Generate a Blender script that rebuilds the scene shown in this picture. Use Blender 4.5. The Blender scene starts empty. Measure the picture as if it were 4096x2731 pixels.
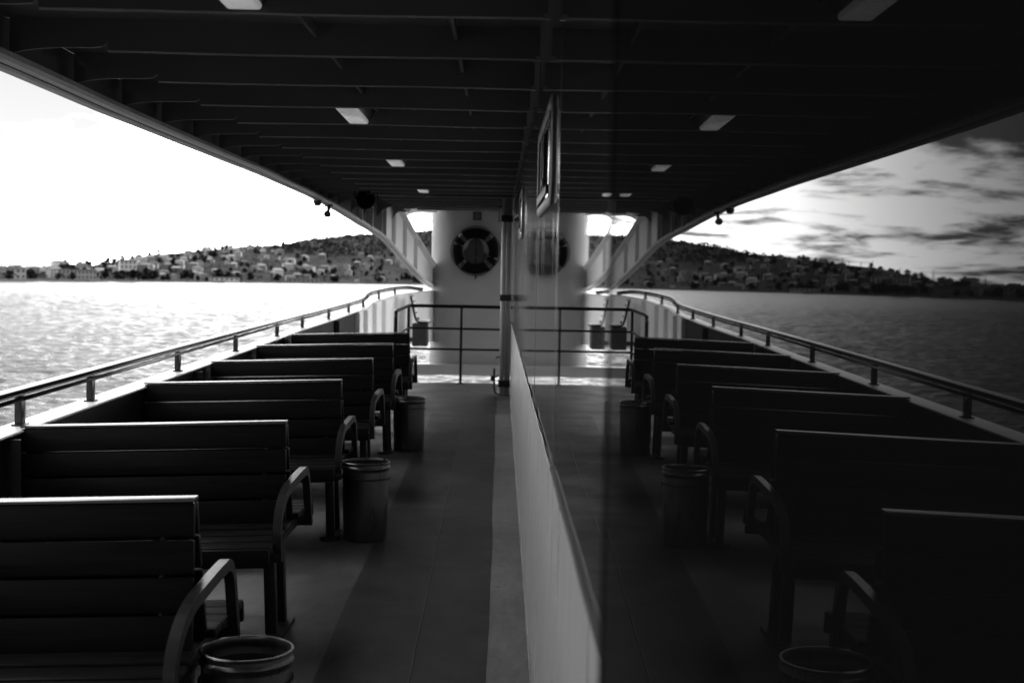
import bpy, bmesh, math, random
from mathutils import Vector, Matrix, Euler

random.seed(7)
C = bpy.context.scene.collection
K = 1.533            # scale of distances along the deck
S = 0.015            # sheer: the deck and roof rise slowly towards the bow
CAMZ = 1.5
SEA = -4.8

# ------------------------------------------------------------------ materials
def mat(name, col, rough=0.5, metal=0.0, var=0.0, scale=8.0, bump=0.0, bscale=30.0, ior=1.45,
        emit=0.0, stretch=(1, 1, 1), spec=0.5, coat=0.0):
    m = bpy.data.materials.new(name)
    m.use_nodes = True
    nt = m.node_tree
    b = nt.nodes['Principled BSDF']
    b.inputs['Base Color'].default_value = (col, col, col, 1)
    b.inputs['Roughness'].default_value = rough
    b.inputs['Metallic'].default_value = metal
    b.inputs['IOR'].default_value = ior
    b.inputs['Specular IOR Level'].default_value = spec
    b.inputs['Coat Weight'].default_value = coat
    if emit:
        b.inputs['Emission Color'].default_value = (1, 1, 1, 1)
        b.inputs['Emission Strength'].default_value = emit
    if var or bump:
        tc = nt.nodes.new('ShaderNodeTexCoord')
        mp = nt.nodes.new('ShaderNodeMapping')
        mp.inputs['Scale'].default_value = stretch
        nt.links.new(tc.outputs['Object'], mp.inputs['Vector'])
    if var:
        n = nt.nodes.new('ShaderNodeTexNoise')
        n.inputs['Scale'].default_value = scale
        n.inputs['Detail'].default_value = 8
        n.inputs['Roughness'].default_value = 0.65
        nt.links.new(mp.outputs['Vector'], n.inputs['Vector'])
        r = nt.nodes.new('ShaderNodeMapRange')
        r.inputs['From Min'].default_value = 0.25
        r.inputs['From Max'].default_value = 0.75
        r.inputs['To Min'].default_value = col * (1 - var)
        r.inputs['To Max'].default_value = col * (1 + var)
        nt.links.new(n.outputs['Fac'], r.inputs['Value'])
        nt.links.new(r.outputs['Result'], b.inputs['Base Color'])
        r2 = nt.nodes.new('ShaderNodeMapRange')
        r2.inputs['To Min'].default_value = max(0.02, rough - 0.12)
        r2.inputs['To Max'].default_value = min(1, rough + 0.12)
        nt.links.new(n.outputs['Fac'], r2.inputs['Value'])
        nt.links.new(r2.outputs['Result'], b.inputs['Roughness'])
    if bump:
        n2 = nt.nodes.new('ShaderNodeTexNoise')
        n2.inputs['Scale'].default_value = bscale
        n2.inputs['Detail'].default_value = 4
        nt.links.new(mp.outputs['Vector'], n2.inputs['Vector'])
        bp = nt.nodes.new('ShaderNodeBump')
        bp.inputs['Strength'].default_value = bump
        bp.inputs['Distance'].default_value = 0.01
        nt.links.new(n2.outputs['Fac'], bp.inputs['Height'])
        nt.links.new(bp.outputs['Normal'], b.inputs['Normal'])
    return m

M = {}
M['deck_light'] = mat('pale_deck_paint', 0.075, 0.55, var=0.22, scale=3, bump=0.15, bscale=60, spec=0.3)
M['deck_dark'] = mat('dark_deck_paint', 0.027, 0.6, var=0.25, scale=5, bump=0.25, bscale=90, spec=0.25)
M['deck_edge'] = mat('border_deck_paint', 0.1, 0.5, var=0.25, scale=4, bump=0.2, bscale=60, spec=0.3)
M['seam'] = mat('deck_weld_seam', 0.03, 0.5)
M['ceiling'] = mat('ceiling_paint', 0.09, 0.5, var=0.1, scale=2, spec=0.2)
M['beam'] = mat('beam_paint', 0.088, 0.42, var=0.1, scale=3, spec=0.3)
M['plating'] = mat('white_plating', 0.85, 0.45, var=0.06, scale=3)
M['bulwark_in'] = mat('bulwark_inner_paint', 0.03, 0.5, var=0.12, scale=3, spec=0.3)
M['white'] = mat('white_paint', 0.6, 0.4, var=0.06, scale=4)
M['bulkhead'] = mat('bulkhead_paint', 0.17, 0.5, var=0.05, scale=2, spec=0.3)
M['panel'] = mat('wall_panel_paint', 0.23, 0.3, var=0.05, scale=3, bump=0.25, bscale=2.2, stretch=(1, 4, 0.35))
M['trim'] = mat('edge_trim_paint', 0.7, 0.4, var=0.15, scale=20)
M['wood'] = mat('dark_stained_wood', 0.007, 0.45, var=0.5, scale=14, bump=0.12, bscale=40, stretch=(0.25, 3, 3), spec=0.06)
M['wood_top'] = mat('gleaming_wood_edge', 0.012, 0.32, var=0.3, scale=20, stretch=(0.2, 3, 3), spec=0.5)  # bench tops lightened and glossed to carry the sky's gleam
M['arm'] = mat('painted_steel_arm', 0.015, 0.35, var=0.18, scale=25, spec=0.2)
M['steel_dark'] = mat('dark_painted_steel', 0.012, 0.4, var=0.2, scale=20, spec=0.25)
M['bin'] = mat('bin_steel', 0.1, 0.3, metal=0.85, var=0.12, scale=10, stretch=(4, 4, 0.4))
M['bin_in'] = mat('bin_inside', 0.03, 0.4, metal=0.5)
M['chain'] = mat('chain_steel', 0.03, 0.35, metal=0.9)
M['rail'] = mat('varnished_rail', 0.006, 0.12, var=0.2, scale=14, stretch=(3, 0.3, 3), coat=0.0, spec=0.14)
M['rail_post'] = mat('rail_post_steel', 0.03, 0.35, metal=0.6, var=0.2, scale=20)
M['rail_white'] = mat('end_rail_paint', 0.006, 0.3, spec=0.12)
M['glass'] = mat('tinted_window_glass', 0.004, 0.07, ior=1.5, bump=0.012, bscale=1.2, stretch=(1, 2.2, 0.25))
M['glass_flat'] = mat('tinted_pane_glass', 0.004, 0.01, ior=1.5, bump=0.006, bscale=1.0)
M['glass_mid'] = mat('tinted_glass_clean', 0.004, 0.012, ior=1.5, bump=0.01, bscale=1.2, stretch=(1, 2.2, 0.25))
M['bright_metal'] = mat('frame_glint_metal', 0.5, 0.2, metal=1.0)  # bright metal standing in for the reflection on the window frame
M['skirt'] = mat('skirt_paint_shaded', 0.06, 0.5, spec=.2)  # same plate as at the bow, its shade put into a darker colour
M['gasket'] = mat('rubber_gasket', 0.015, 0.7, spec=0.1)
M['alu'] = mat('dark_aluminium_frame', 0.03, 0.45, metal=0.0, var=0.1, scale=20, spec=0.04)
M['alu_dark'] = mat('dull_aluminium', 0.09, 0.3, metal=0.7)
M['pole'] = mat('pole_paint', 0.2, 0.35, var=0.06, scale=6)
M['black'] = mat('black_plastic', 0.008, 0.4, spec=0.2)
M['ring'] = mat('ring_canvas', 0.003, 0.6, var=0.2, scale=20, spec=0.02)
M['band'] = mat('reflective_band', 0.012, 0.4)
M['sign_dark'] = mat('sign_dark', 0.012, 0.5)
M['sign_light'] = mat('sign_symbol', 0.06, 0.5)
M['diffuser'] = mat('lit_diffuser', 0.42, 0.3, emit=0.2, var=0.25, scale=14, spec=0.8)
M['lamp_case'] = mat('lamp_case', 0.02, 0.4)
M['lamp_white'] = mat('white_lamp_glass', 0.7, 0.3)
M['hull'] = mat('hull_paint', 0.5, 0.5)
M['earth'] = mat('hill_ground', 0.032, 0.9, var=0.5, scale=0.02, spec=0.0)
M['forest'] = mat('forest_leaves', 0.02, 0.85, var=0.35, scale=0.05, spec=0.0)
M['leaf_a'] = mat('tree_leaves_dark', 0.018, 0.85, var=0.4, scale=0.4, spec=0.0)
M['leaf_b'] = mat('tree_leaves_mid', 0.032, 0.85, var=0.4, scale=0.4, spec=0.0)
M['wall_a'] = mat('house_render_pale', 0.26, 0.8, var=0.12, scale=0.3, spec=0.05)
M['wall_b'] = mat('house_render_grey', 0.15, 0.8, var=0.15, scale=0.3, spec=0.05)
M['wall_c'] = mat('house_render_white', 0.36, 0.8, var=0.1, scale=0.3, spec=0.05)
M['roof_a'] = mat('roof_tiles_dark', 0.06, 0.8, var=0.2, scale=0.6, spec=0.05)
M['roof_b'] = mat('roof_tiles_pale', 0.15, 0.8, var=0.2, scale=0.6, spec=0.05)
M['pane'] = mat('house_window_glass', 0.05, 0.2)
M['quay'] = mat('quay_stone', 0.036, 0.8, var=0.3, scale=0.1)

def deck_mat(name, col, spec, wear):
    m = mat(name, col, 0.55, spec=spec)
    nt = m.node_tree; b = nt.nodes['Principled BSDF']; L = nt.links.new
    tc = nt.nodes.new('ShaderNodeTexCoord')
    def nz(sc, det, st=(1, 1, 1), rg=.6):
        mp = nt.nodes.new('ShaderNodeMapping'); mp.inputs['Scale'].default_value = st; L(tc.outputs['Object'], mp.inputs['Vector'])
        n = nt.nodes.new('ShaderNodeTexNoise'); n.inputs['Scale'].default_value = sc; n.inputs['Detail'].default_value = det
        n.inputs['Roughness'].default_value = rg; L(mp.outputs[0], n.inputs['Vector']); return n.outputs['Fac']
    def rng(x, a, b_, lo, hi):
        r = nt.nodes.new('ShaderNodeMapRange'); L(x, r.inputs['Value']); r.inputs['From Min'].default_value = a; r.inputs['From Max'].default_value = b_
        r.inputs['To Min'].default_value = lo; r.inputs['To Max'].default_value = hi; return r.outputs['Result']
    def mul(a, b_):
        k = nt.nodes.new('ShaderNodeMath'); k.operation = 'MULTIPLY'
        if isinstance(a, float): k.inputs[0].default_value = a
        else: L(a, k.inputs[0])
        L(b_, k.inputs[1]); return k.outputs[0]
    stains = rng(nz(1.3, 6, (1, .6, 1)), .3, .7, 1 - wear, 1 + wear)
    scuffs = rng(nz(9, 8, (2.5, .5, 1), .7), .35, .7, 1 - wear * .6, 1 + wear * .6)
    grain = rng(nz(140, 3), .3, .7, .72, 1.28)
    spots = rng(nz(16, 2), .27, .31, .45, 1.0)
    c = mul(mul(mul(mul(col, stains), scuffs), grain), spots)
    L(c, b.inputs['Base Color'])
    L(rng(nz(2.2, 5), .3, .7, .42, .68), b.inputs['Roughness'])
    bp = nt.nodes.new('ShaderNodeBump'); bp.inputs['Strength'].default_value = .3; bp.inputs['Distance'].default_value = .003
    L(nz(120, 3), bp.inputs['Height']); L(bp.outputs['Normal'], b.inputs['Normal'])
    return m
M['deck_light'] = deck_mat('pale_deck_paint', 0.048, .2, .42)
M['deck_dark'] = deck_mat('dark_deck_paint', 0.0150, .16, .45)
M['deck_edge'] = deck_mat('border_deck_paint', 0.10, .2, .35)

def glass_mat(name, rough, smear, bump):
    """dark tinted glass: mirror-like at a glancing angle, black when seen face on"""
    m = bpy.data.materials.new(name); m.use_nodes = True
    nt = m.node_tree; L = nt.links.new
    nt.nodes.remove(nt.nodes['Principled BSDF']); out = nt.nodes['Material Output']
    d = nt.nodes.new('ShaderNodeBsdfDiffuse'); d.inputs['Color'].default_value = (.004, .004, .004, 1)
    g = nt.nodes.new('ShaderNodeBsdfGlossy'); g.inputs['Color'].default_value = (1, 1, 1, 1)
    tc = nt.nodes.new('ShaderNodeTexCoord')
    def nz(sc, st, det=4):
        mp = nt.nodes.new('ShaderNodeMapping'); mp.inputs['Scale'].default_value = st; L(tc.outputs['Object'], mp.inputs['Vector'])
        n = nt.nodes.new('ShaderNodeTexNoise'); n.inputs['Scale'].default_value = sc; n.inputs['Detail'].default_value = det; L(mp.outputs[0], n.inputs['Vector']); return n.outputs['Fac']
    bp = nt.nodes.new('ShaderNodeBump'); bp.inputs['Strength'].default_value = bump; bp.inputs['Distance'].default_value = .01
    L(nz(1.2, (1, 2.2, .3), 2), bp.inputs['Height'])
    r = nt.nodes.new('ShaderNodeMapRange'); L(nz(3, (1, 6, .5)), r.inputs['Value'])
    r.inputs['From Min'].default_value = .45; r.inputs['From Max'].default_value = .7; r.inputs['To Min'].default_value = rough; r.inputs['To Max'].default_value = rough + smear
    L(r.outputs['Result'], g.inputs['Roughness'])
    f = nt.nodes.new('ShaderNodeFresnel'); f.inputs['IOR'].default_value = 1.5
    p = nt.nodes.new('ShaderNodeMath'); p.operation = 'POWER'; L(f.outputs[0], p.inputs[0]); p.inputs[1].default_value = 2.15
    L(bp.outputs['Normal'], g.inputs['Normal']); L(bp.outputs['Normal'], f.inputs['Normal'])
    mx = nt.nodes.new('ShaderNodeMixShader'); L(p.outputs[0], mx.inputs[0]); L(d.outputs[0], mx.inputs[1]); L(g.outputs[0], mx.inputs[2])
    L(mx.outputs[0], out.inputs['Surface'])
    return m
M['glass'] = glass_mat('tinted_window_glass', .05, .05, .012)
M['glass_mid'] = glass_mat('tinted_glass_clean', .008, .02, .010)
M['glass_flat'] = glass_mat('tinted_pane_glass', .004, .012, .006)
M['flange'] = mat('beam_foot_highlight', 0.2, 0.25, var=.15, scale=10)  # beam feet painted lighter for the sky highlight along their rounded edge

def vary(m, lo, hi):
    nt = m.node_tree; b = nt.nodes['Principled BSDF']; src = b.inputs['Base Color'].links[0].from_socket
    oi = nt.nodes.new('ShaderNodeObjectInfo'); r = nt.nodes.new('ShaderNodeMapRange'); nt.links.new(oi.outputs['Random'], r.inputs['Value'])
    r.inputs['To Min'].default_value = lo; r.inputs['To Max'].default_value = hi
    k = nt.nodes.new('ShaderNodeMath'); k.operation = 'MULTIPLY'; nt.links.new(src, k.inputs[0]); nt.links.new(r.outputs['Result'], k.inputs[1])
    nt.links.new(k.outputs[0], b.inputs['Base Color'])
for k_ in ('wall_a', 'wall_b', 'wall_c', 'roof_a', 'roof_b', 'leaf_a', 'leaf_b'): vary(M[k_], .5, 1.5)

def water_mat():
    m = bpy.data.materials.new('sea_water'); m.use_nodes = True
    nt = m.node_tree; b = nt.nodes['Principled BSDF']
    b.inputs['Base Color'].default_value = (0.03, 0.03, 0.03, 1)
    b.inputs['Roughness'].default_value = 0.24
    b.inputs['IOR'].default_value = 1.092
    tc = nt.nodes.new('ShaderNodeTexCoord')
    prev = None
    for sc, st, dist in ((0.22, 0.9, 0.9), (0.9, 0.7, 0.25)):
        mp = nt.nodes.new('ShaderNodeMapping'); mp.inputs['Scale'].default_value = (1, 1.6, 1)
        mp.inputs['Rotation'].default_value = (0, 0, 0.35)
        nt.links.new(tc.outputs['Object'], mp.inputs['Vector'])
        n = nt.nodes.new('ShaderNodeTexNoise'); n.inputs['Scale'].default_value = sc
        n.inputs['Detail'].default_value = 5; n.inputs['Roughness'].default_value = 0.6
        n.inputs['Distortion'].default_value = 0.4
        nt.links.new(mp.outputs['Vector'], n.inputs['Vector'])
        bp = nt.nodes.new('ShaderNodeBump'); bp.inputs['Strength'].default_value = st
        bp.inputs['Distance'].default_value = dist
        nt.links.new(n.outputs['Fac'], bp.inputs['Height'])
        if prev: nt.links.new(prev.outputs['Normal'], bp.inputs['Normal'])
        prev = bp
    nt.links.new(prev.outputs['Normal'], b.inputs['Normal'])
    return m
M['water'] = water_mat()

# ------------------------------------------------------------------ mesh helpers
class MB:
    def __init__(s):
        s.v = []; s.f = []; s.sm = []
    def add(s, vs, fs, smooth=False):
        o = len(s.v)
        s.v += [tuple(p) for p in vs]
        s.f += [tuple(i + o for i in f) for f in fs]
        s.sm += [smooth] * len(fs)
    def box(s, c, d, rot=None):
        x, y, z = d[0] / 2, d[1] / 2, d[2] / 2
        vs = [Vector((a * x, b * y, e * z)) for a in (-1, 1) for b in (-1, 1) for e in (-1, 1)]
        if rot is not None:
            R = Euler(rot).to_matrix(); vs = [R @ p for p in vs]
        vs = [p + Vector(c) for p in vs]
        s.add(vs, [(0, 1, 3, 2), (4, 6, 7, 5), (0, 4, 5, 1), (2, 3, 7, 6), (0, 2, 6, 4), (1, 5, 7, 3)])
    def rbox(s, c, d, r=0.004, rot=None):
        """box with chamfered edges"""
        bm = bmesh.new(); bmesh.ops.create_cube(bm, size=1)
        for v in bm.verts: v.co = Vector((v.co.x * d[0], v.co.y * d[1], v.co.z * d[2]))
        bmesh.ops.bevel(bm, geom=bm.edges[:], offset=min(r, min(d) * 0.45), segments=2, profile=0.5, affect='EDGES')
        R = Euler(rot).to_matrix() if rot is not None else Matrix.Identity(3)
        bm.verts.index_update()
        s.add([R @ v.co + Vector(c) for v in bm.verts], [[v.index for v in f.verts] for f in bm.faces])
        bm.free()
    def prism(s, poly, a, b, axis='x', smooth=False):
        """polygon in the two other axes extruded from a to b along axis"""
        def P(p, t):
            if axis == 'x': return (t, p[0], p[1])
            if axis == 'y': return (p[0], t, p[1])
            return (p[0], p[1], t)
        n = len(poly)
        vs = [P(p, a) for p in poly] + [P(p, b) for p in poly]
        fs = [tuple(range(n))[::-1], tuple(range(n, 2 * n))]
        s.add(vs, fs)
        s.add(vs, [(i, (i + 1) % n, n + (i + 1) % n, n + i) for i in range(n)], smooth)
    def tube(s, path, r, n=10, closed=False, cap=True):
        pts = [Vector(p) for p in path]; m = len(pts)
        rings = []; up = Vector((0.013, 0.021, 1)).normalized()
        for i, p in enumerate(pts):
            if closed: t = pts[(i + 1) % m] - pts[i - 1]
            else: t = pts[min(i + 1, m - 1)] - pts[max(i - 1, 0)]
            t.normalize()
            u = up if abs(t.dot(up)) < 0.95 else Vector((1, 0, 0))
            a = t.cross(u).normalized(); b = a.cross(t).normalized()
            rr = r[i] if isinstance(r, (list, tuple)) else r
            rings.append([p + a * math.cos(2 * math.pi * k / n) * rr + b * math.sin(2 * math.pi * k / n) * rr for k in range(n)])
        vs = [q for R in rings for q in R]; fs = []
        for i in range(m if closed else m - 1):
            j = (i + 1) % m
            for k in range(n):
                l = (k + 1) % n
                fs.append((i * n + k, i * n + l, j * n + l, j * n + k))
        s.add(vs, fs, True)
        if cap and not closed:
            s.add(rings[0], [tuple(range(n))[::-1]]); s.add(rings[-1], [tuple(range(n))])
    def lathe(s, prof, n=40, c=(0, 0, 0), axis='z', smooth=True, a0=0):
        vs = []; m = len(prof)
        for r, h in prof:
            for k in range(n):
                a = 2 * math.pi * k / n + a0
                p = (r * math.cos(a), r * math.sin(a), h)
                if axis == 'y': p = (p[0], p[2], p[1])
                if axis == 'x': p = (p[2], p[0], p[1])
                vs.append((p[0] + c[0], p[1] + c[1], p[2] + c[2]))
        fs = [(i * n + k, i * n + (k + 1) % n, (i + 1) * n + (k + 1) % n, (i + 1) * n + k) for i in range(m - 1) for k in range(n)]
        s.add(vs, fs, smooth)
    def bar(s, path, w, t, smooth=True):
        """flat bar bent in the y-z plane: path of (y,z), width w along x, thickness t"""
        pts = [Vector((0, p[1], p[2])) for p in path]; x0 = path[0][0]; m = len(pts)
        L = []
        for i, p in enumerate(pts):
            d = (pts[min(i + 1, m - 1)] - pts[max(i - 1, 0)]).normalized()
            nrm = Vector((0, -d.z, d.y))
            for (a, b) in ((-w / 2, t / 2), (w / 2, t / 2), (w / 2, -t / 2), (-w / 2, -t / 2)):
                q = p + nrm * b; q.x = x0 + a; L.append(q)
        for k in range(4):
            l = (k + 1) % 4
            vs = []
            for i in range(m): vs += [L[i * 4 + k], L[i * 4 + l]]
            s.add(vs, [(2 * i, 2 * i + 1, 2 * i + 3, 2 * i + 2) for i in range(m - 1)], smooth)
        s.add(L[:4], [(0, 1, 2, 3)]); s.add(L[-4:], [(3, 2, 1, 0)])
    def strip(s, rows, smooth=False):
        """grid of rows of points"""
        n = len(rows[0]); vs = [p for r in rows for p in r]
        s.add(vs, [(i * n + k, i * n + k + 1, (i + 1) * n + k + 1, (i + 1) * n + k) for i in range(len(rows) - 1) for k in range(n - 1)], smooth)
    def solid_strip(s, path, prof):
        """closed profile of (dx,dz) swept along a path of points"""
        n = len(prof); vs = []
        for p in path: vs += [(p[0] + d[0], p[1], p[2] + d[1]) for d in prof]
        m = len(path)
        s.add(vs, [(i * n + k, i * n + (k + 1) % n, (i + 1) * n + (k + 1) % n, (i + 1) * n + k) for i in range(m - 1) for k in range(n)])
        s.add(vs[:n], [tuple(range(n))]); s.add(vs[-n:], [tuple(range(n))[::-1]])
    def build(s, name, m, parent=None, sheer=False, loc=None):
        vs = s.v
        if sheer: vs = [(p[0], p[1], p[2] + S * p[1]) for p in vs]
        if loc is not None: vs = [(p[0] - loc[0], p[1] - loc[1], p[2] - loc[2]) for p in vs]
        me = bpy.data.meshes.new(name)
        me.from_pydata([tuple(p) for p in vs], [], s.f)
        me.update()
        bm = bmesh.new(); bm.from_mesh(me)
        bmesh.ops.remove_doubles(bm, verts=bm.verts, dist=1e-5)
        bmesh.ops.recalc_face_normals(bm, faces=bm.faces)
        bm.to_mesh(me); bm.free()
        mats = m if isinstance(m, (list, tuple)) else [m]
        for q in mats: me.materials.append(q)
        try: me.polygons.foreach_set('use_smooth', [True] * len(me.polygons))
        except Exception: pass
        try: me.set_sharp_from_angle(angle=math.radians(32))
        except Exception: pass
        o = bpy.data.objects.new(name, me); C.objects.link(o)
        if loc is not None: o.location = loc
        if parent is not None: o.parent = parent
        return o

def tag(o, label, cat, group=None):
    o['label'] = label; o['category'] = cat
    if group: o['group'] = group
    return o
def empty(name, loc=(0, 0, 0), label=None, cat=None, group=None):
    o = bpy.data.objects.new(name, None); C.objects.link(o)
    o.empty_display_size = 0.1; o.location = loc
    if label: tag(o, label, cat, group)
    return o
def structure(o):
    o['kind'] = 'structure'; return o
def lerp(tab, t, c=1):
    if t <= tab[0][0]: return tab[0][c]
    for a, b in zip(tab, tab[1:]):
        if t <= b[0]:
            u = (t - a[0]) / (b[0] - a[0]); return a[c] + (b[c] - a[c]) * u
    return tab[-1][c]
def smooth_tab(tab, c=1):
    """monotone-ish cubic through a table"""
    xs = [r[0] for r in tab]; ys = [r[c] for r in tab]
    n = len(xs); d = [(ys[i + 1] - ys[i]) / (xs[i + 1] - xs[i]) for i in range(n - 1)]
    mm = [d[0]] + [0 if d[i - 1] * d[i] <= 0 else 2 * d[i - 1] * d[i] / (d[i - 1] + d[i]) for i in range(1, n - 1)] + [d[-1]]
    def f(x):
        if x <= xs[0]: return ys[0]
        if x >= xs[-1]: return ys[-1]
        i = max(j for j in range(n - 1) if xs[j] <= x)
        h = xs[i + 1] - xs[i]; t = (x - xs[i]) / h
        return ((1 + 2 * t) * (1 - t) ** 2 * ys[i] + t * (1 - t) ** 2 * h * mm[i] + t * t * (3 - 2 * t) * ys[i + 1] + t * t * (t - 1) * h * mm[i + 1])
    return f
def copy_tree(o, parent=None):
    c = o.copy(); C.objects.link(c)
    if parent is not None:
        c.parent = parent
    for ch in o.children: copy_tree(ch, c)
    return c

# y0 tables: distances before scaling with K
plan = smooth_tab([(-8, -1.80), (0, -1.88), (2, -1.905), (3.5, -1.93), (8, -1.93), (9, -1.88), (10, -1.78), (11, -1.62), (11.8, -1.35), (12.35, -1.05), (12.6, -.9)])
capz = smooth_tab([(-8, .77), (0, .775), (3.5, .784), (6, .785), (8.5, .80), (9.45, .82), (10.2, .855), (10.72, .885), (10.95, .945), (11.27, .97), (11.7, 1.02), (12.3, 1.05), (12.6, 1.06)])
railz = smooth_tab([(-8, .91), (0, .915), (3.5, .925), (6, .925), (8.5, .925), (9.45, .94), (10.2, .965), (10.72, .995), (10.95, 1.06), (11.27, 1.085), (11.7, 1.11), (11.95, 1.115), (12.3, 1.08)])
lipx = smooth_tab([(-8, -1.50), (0, -1.56), (2.77, -1.64), (3.88, -1.70), (6.26, -1.77), (8, -1.82), (9.3, -1.855), (10.3, -1.74), (11.25, -1.55), (11.93, -1.28), (12.3, -1.09), (12.5, -.98)])
lipz = smooth_tab([(-8, .62), (0, .62), (6.26, .62), (7.3, .61), (8, .603), (9.3, .57), (10.3, .45), (11.25, .28), (11.93, -.085), (12.3, -.307), (12.5, -.40)])
skirt_top = smooth_tab([(-8, .77), (11.5, .77), (11.6, .70), (11.72, .60), (12.4, -.025), (12.5, -.12)])
def frange(a, b, n): return [a + (b - a) * i / (n - 1) for i in range(n)]

WX = 0.138           # the cabin wall plane
Y_END = 10.42 * K    # end of the seating deck
Y_BLK = 12.35 * K    # bulkhead
def camber(x): return 0.034 * min(0, x + 0.72)

# ------------------------------------------------------------------ deck
ys = [-8 + i * (Y_END + 8) / 40 for i in range(41)]
b = MB()
b.strip([[(x, y, camber(x)) for x in (-1.97, -1.6, -1.2, -0.95, -0.72, 0.0, 0.16, 3.0)] for y in ys if y <= 8.33 * K] +
        [[(x, 8.33 * K, camber(x)) for x in (-1.97, -1.6, -1.2, -0.95, -0.72, 0.0, 0.16, 3.0)]])
structure(b.build('deck', M['deck_light'], sheer=True))
b = MB()
def wob(y, a, k): return a * (math.sin(y * 1.7 + k) + 0.6 * math.sin(y * 3.9 + 2 * k)) * 0.5
yy = frange(-8, 8.33 * K, 140)
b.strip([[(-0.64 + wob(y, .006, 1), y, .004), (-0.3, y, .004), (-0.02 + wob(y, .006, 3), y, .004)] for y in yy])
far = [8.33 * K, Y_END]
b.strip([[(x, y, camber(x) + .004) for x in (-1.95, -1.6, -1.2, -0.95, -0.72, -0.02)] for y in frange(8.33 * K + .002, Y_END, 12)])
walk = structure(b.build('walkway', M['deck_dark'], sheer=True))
b = MB(); b.strip([[(x, y, camber(x) - .002) for x in (-1.97, -1.2, -0.72, 0.16, 3.0)] for y in frange(8.33 * K, Y_END, 6)])
b.box((0.5, Y_END - .01, -0.06), (5, .02, .11))
b.build('deck_end', M['deck_light'], walk, sheer=True)
b = MB()
b.strip([[(-0.0195 + wob(y, .006, 3), y, .003), (WX + .004, y, .003)] for y in yy])
structure(b.build('border_strip', M['deck_edge'], sheer=True))
b = MB()
for x0, ya, yb in ((-0.285, 0.2, 10.0 * K), ):
    y_ = frange(ya, yb, 90)
    b.solid_strip([(x0 + .05 * (0 - y / 16) + wob(y, .003, 5), y, .0045) for y in y_], [(-.0025, 0), (.0025, 0), (.0015, .003), (-.0015, .003)])
b.build('weld_seam', M['seam'], walk, sheer=True)
# hull below the deck
b = MB()
b.prism([(-1.93, -8), (-1.93, Y_END - .03), (3.0, Y_END - .03), (3.0, -8)], SEA - 1, -0.14, 'z')
structure(b.build('hull', M['hull'], sheer=True))

# platform beyond the gap
b = MB()
b.prism([(-1.34, 12.25 * K), (3.0, 12.25 * K), (3.0, 14 * K), (-0.7, 14 * K), (-1.05, 12.45 * K), (-1.34, 12.36 * K)], -.15, 0, 'z')
plat = structure(b.build('platform', M['bulkhead'], sheer=True))

# ------------------------------------------------------------------ cabin wall
wall = empty('cabin_wall', (WX, 0, 0), 'long cabin wall of dark mirror glass above a pale lower panel', 'wall')
Y_WALL = 9.7 * K
sill = 1.04
def wb(mb, name, m, sheer=False):
    o = mb.build(name, m, None, sheer); o.parent = wall; o.matrix_parent_inverse = Matrix.Translation((-WX, 0, 0)); return o
b = MB()
rows = []
for y in frange(-8, Y_WALL, 220):
    z0 = S * y - .02
    rows.append([(WX + .004 * math.sin(y * 2.1) * k * (1 - k) * 2 + .0015 * math.sin(y * 5.3 + 1), y, z0 + (sill - z0) * k) for k in frange(0, 1, 7)])
b.strip(rows, True)
b.box((WX + .05, Y_WALL - .02, .6), (.1, .04, .9))
wb(b, 'lower_panel', M['panel'])
# weld at the foot of the wall
b = MB(); b.solid_strip([(WX + .0005 * math.sin(40 * y), y, S * y + .004) for y in frange(-4, Y_WALL, 200)], [(-.006, 0), (0, 0), (0, .006), (-.002, .005)])
wb(b, 'foot_weld', M['deck_edge'])
# far glazing in bays, small angle errors between bays
bays = [(1.02, 2.05 * K), (2.05 * K, 3.26 * K), (3.26 * K, 4.2 * K), (4.2 * K, 5.2 * K), (5.2 * K, 6.3 * K), (6.3 * K, 8 * K), (8 * K, Y_WALL)]
for i, (ya, yb) in enumerate(bays):
    b = MB()
    e = (0.0, .0006, -.0005, .0004, -.0003, .0003, 0)[i]
    b.strip([[(WX - e, ya + .004, z), (WX + e, yb - .004, z)] for z in (sill + .006, 2.6)])
    o = wb(b, 'window_pane', M['glass_mid'] if i == 0 else M['glass'])
    if i:
        b = MB(); b.box((WX + .002, ya, (sill + 2.6) / 2), (.005, .006, 2.6 - sill)); wb(b, 'glazing_bar', M['alu_dark'])
# near pane: a separate leaf standing slightly proud and turned
b = MB()
def npx(y): return .081 + .0110 * y
ya, yb = -8, 1.125
b.prism([(npx(ya), ya), (npx(yb), yb), (npx(yb) + .02, yb), (npx(ya) + .02, ya)], sill + .006, 2.6, 'z')
near = wb(b, 'window_pane', M['glass_flat'])
near['label'] = 'nearest pane, mirroring the benches and the sea'
b = MB(); y0 = 1.11
b.prism([(npx(y0) - .0015, y0), (npx(1.125) - .0015, 1.125), (npx(1.125) - .0002, 1.125), (npx(y0) - .0002, y0)], sill + .006, 2.6, 'z')
wb(b, 'pane_edge', mat('pane_edge_frame', 0.012, 0.04, ior=1.5))
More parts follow.
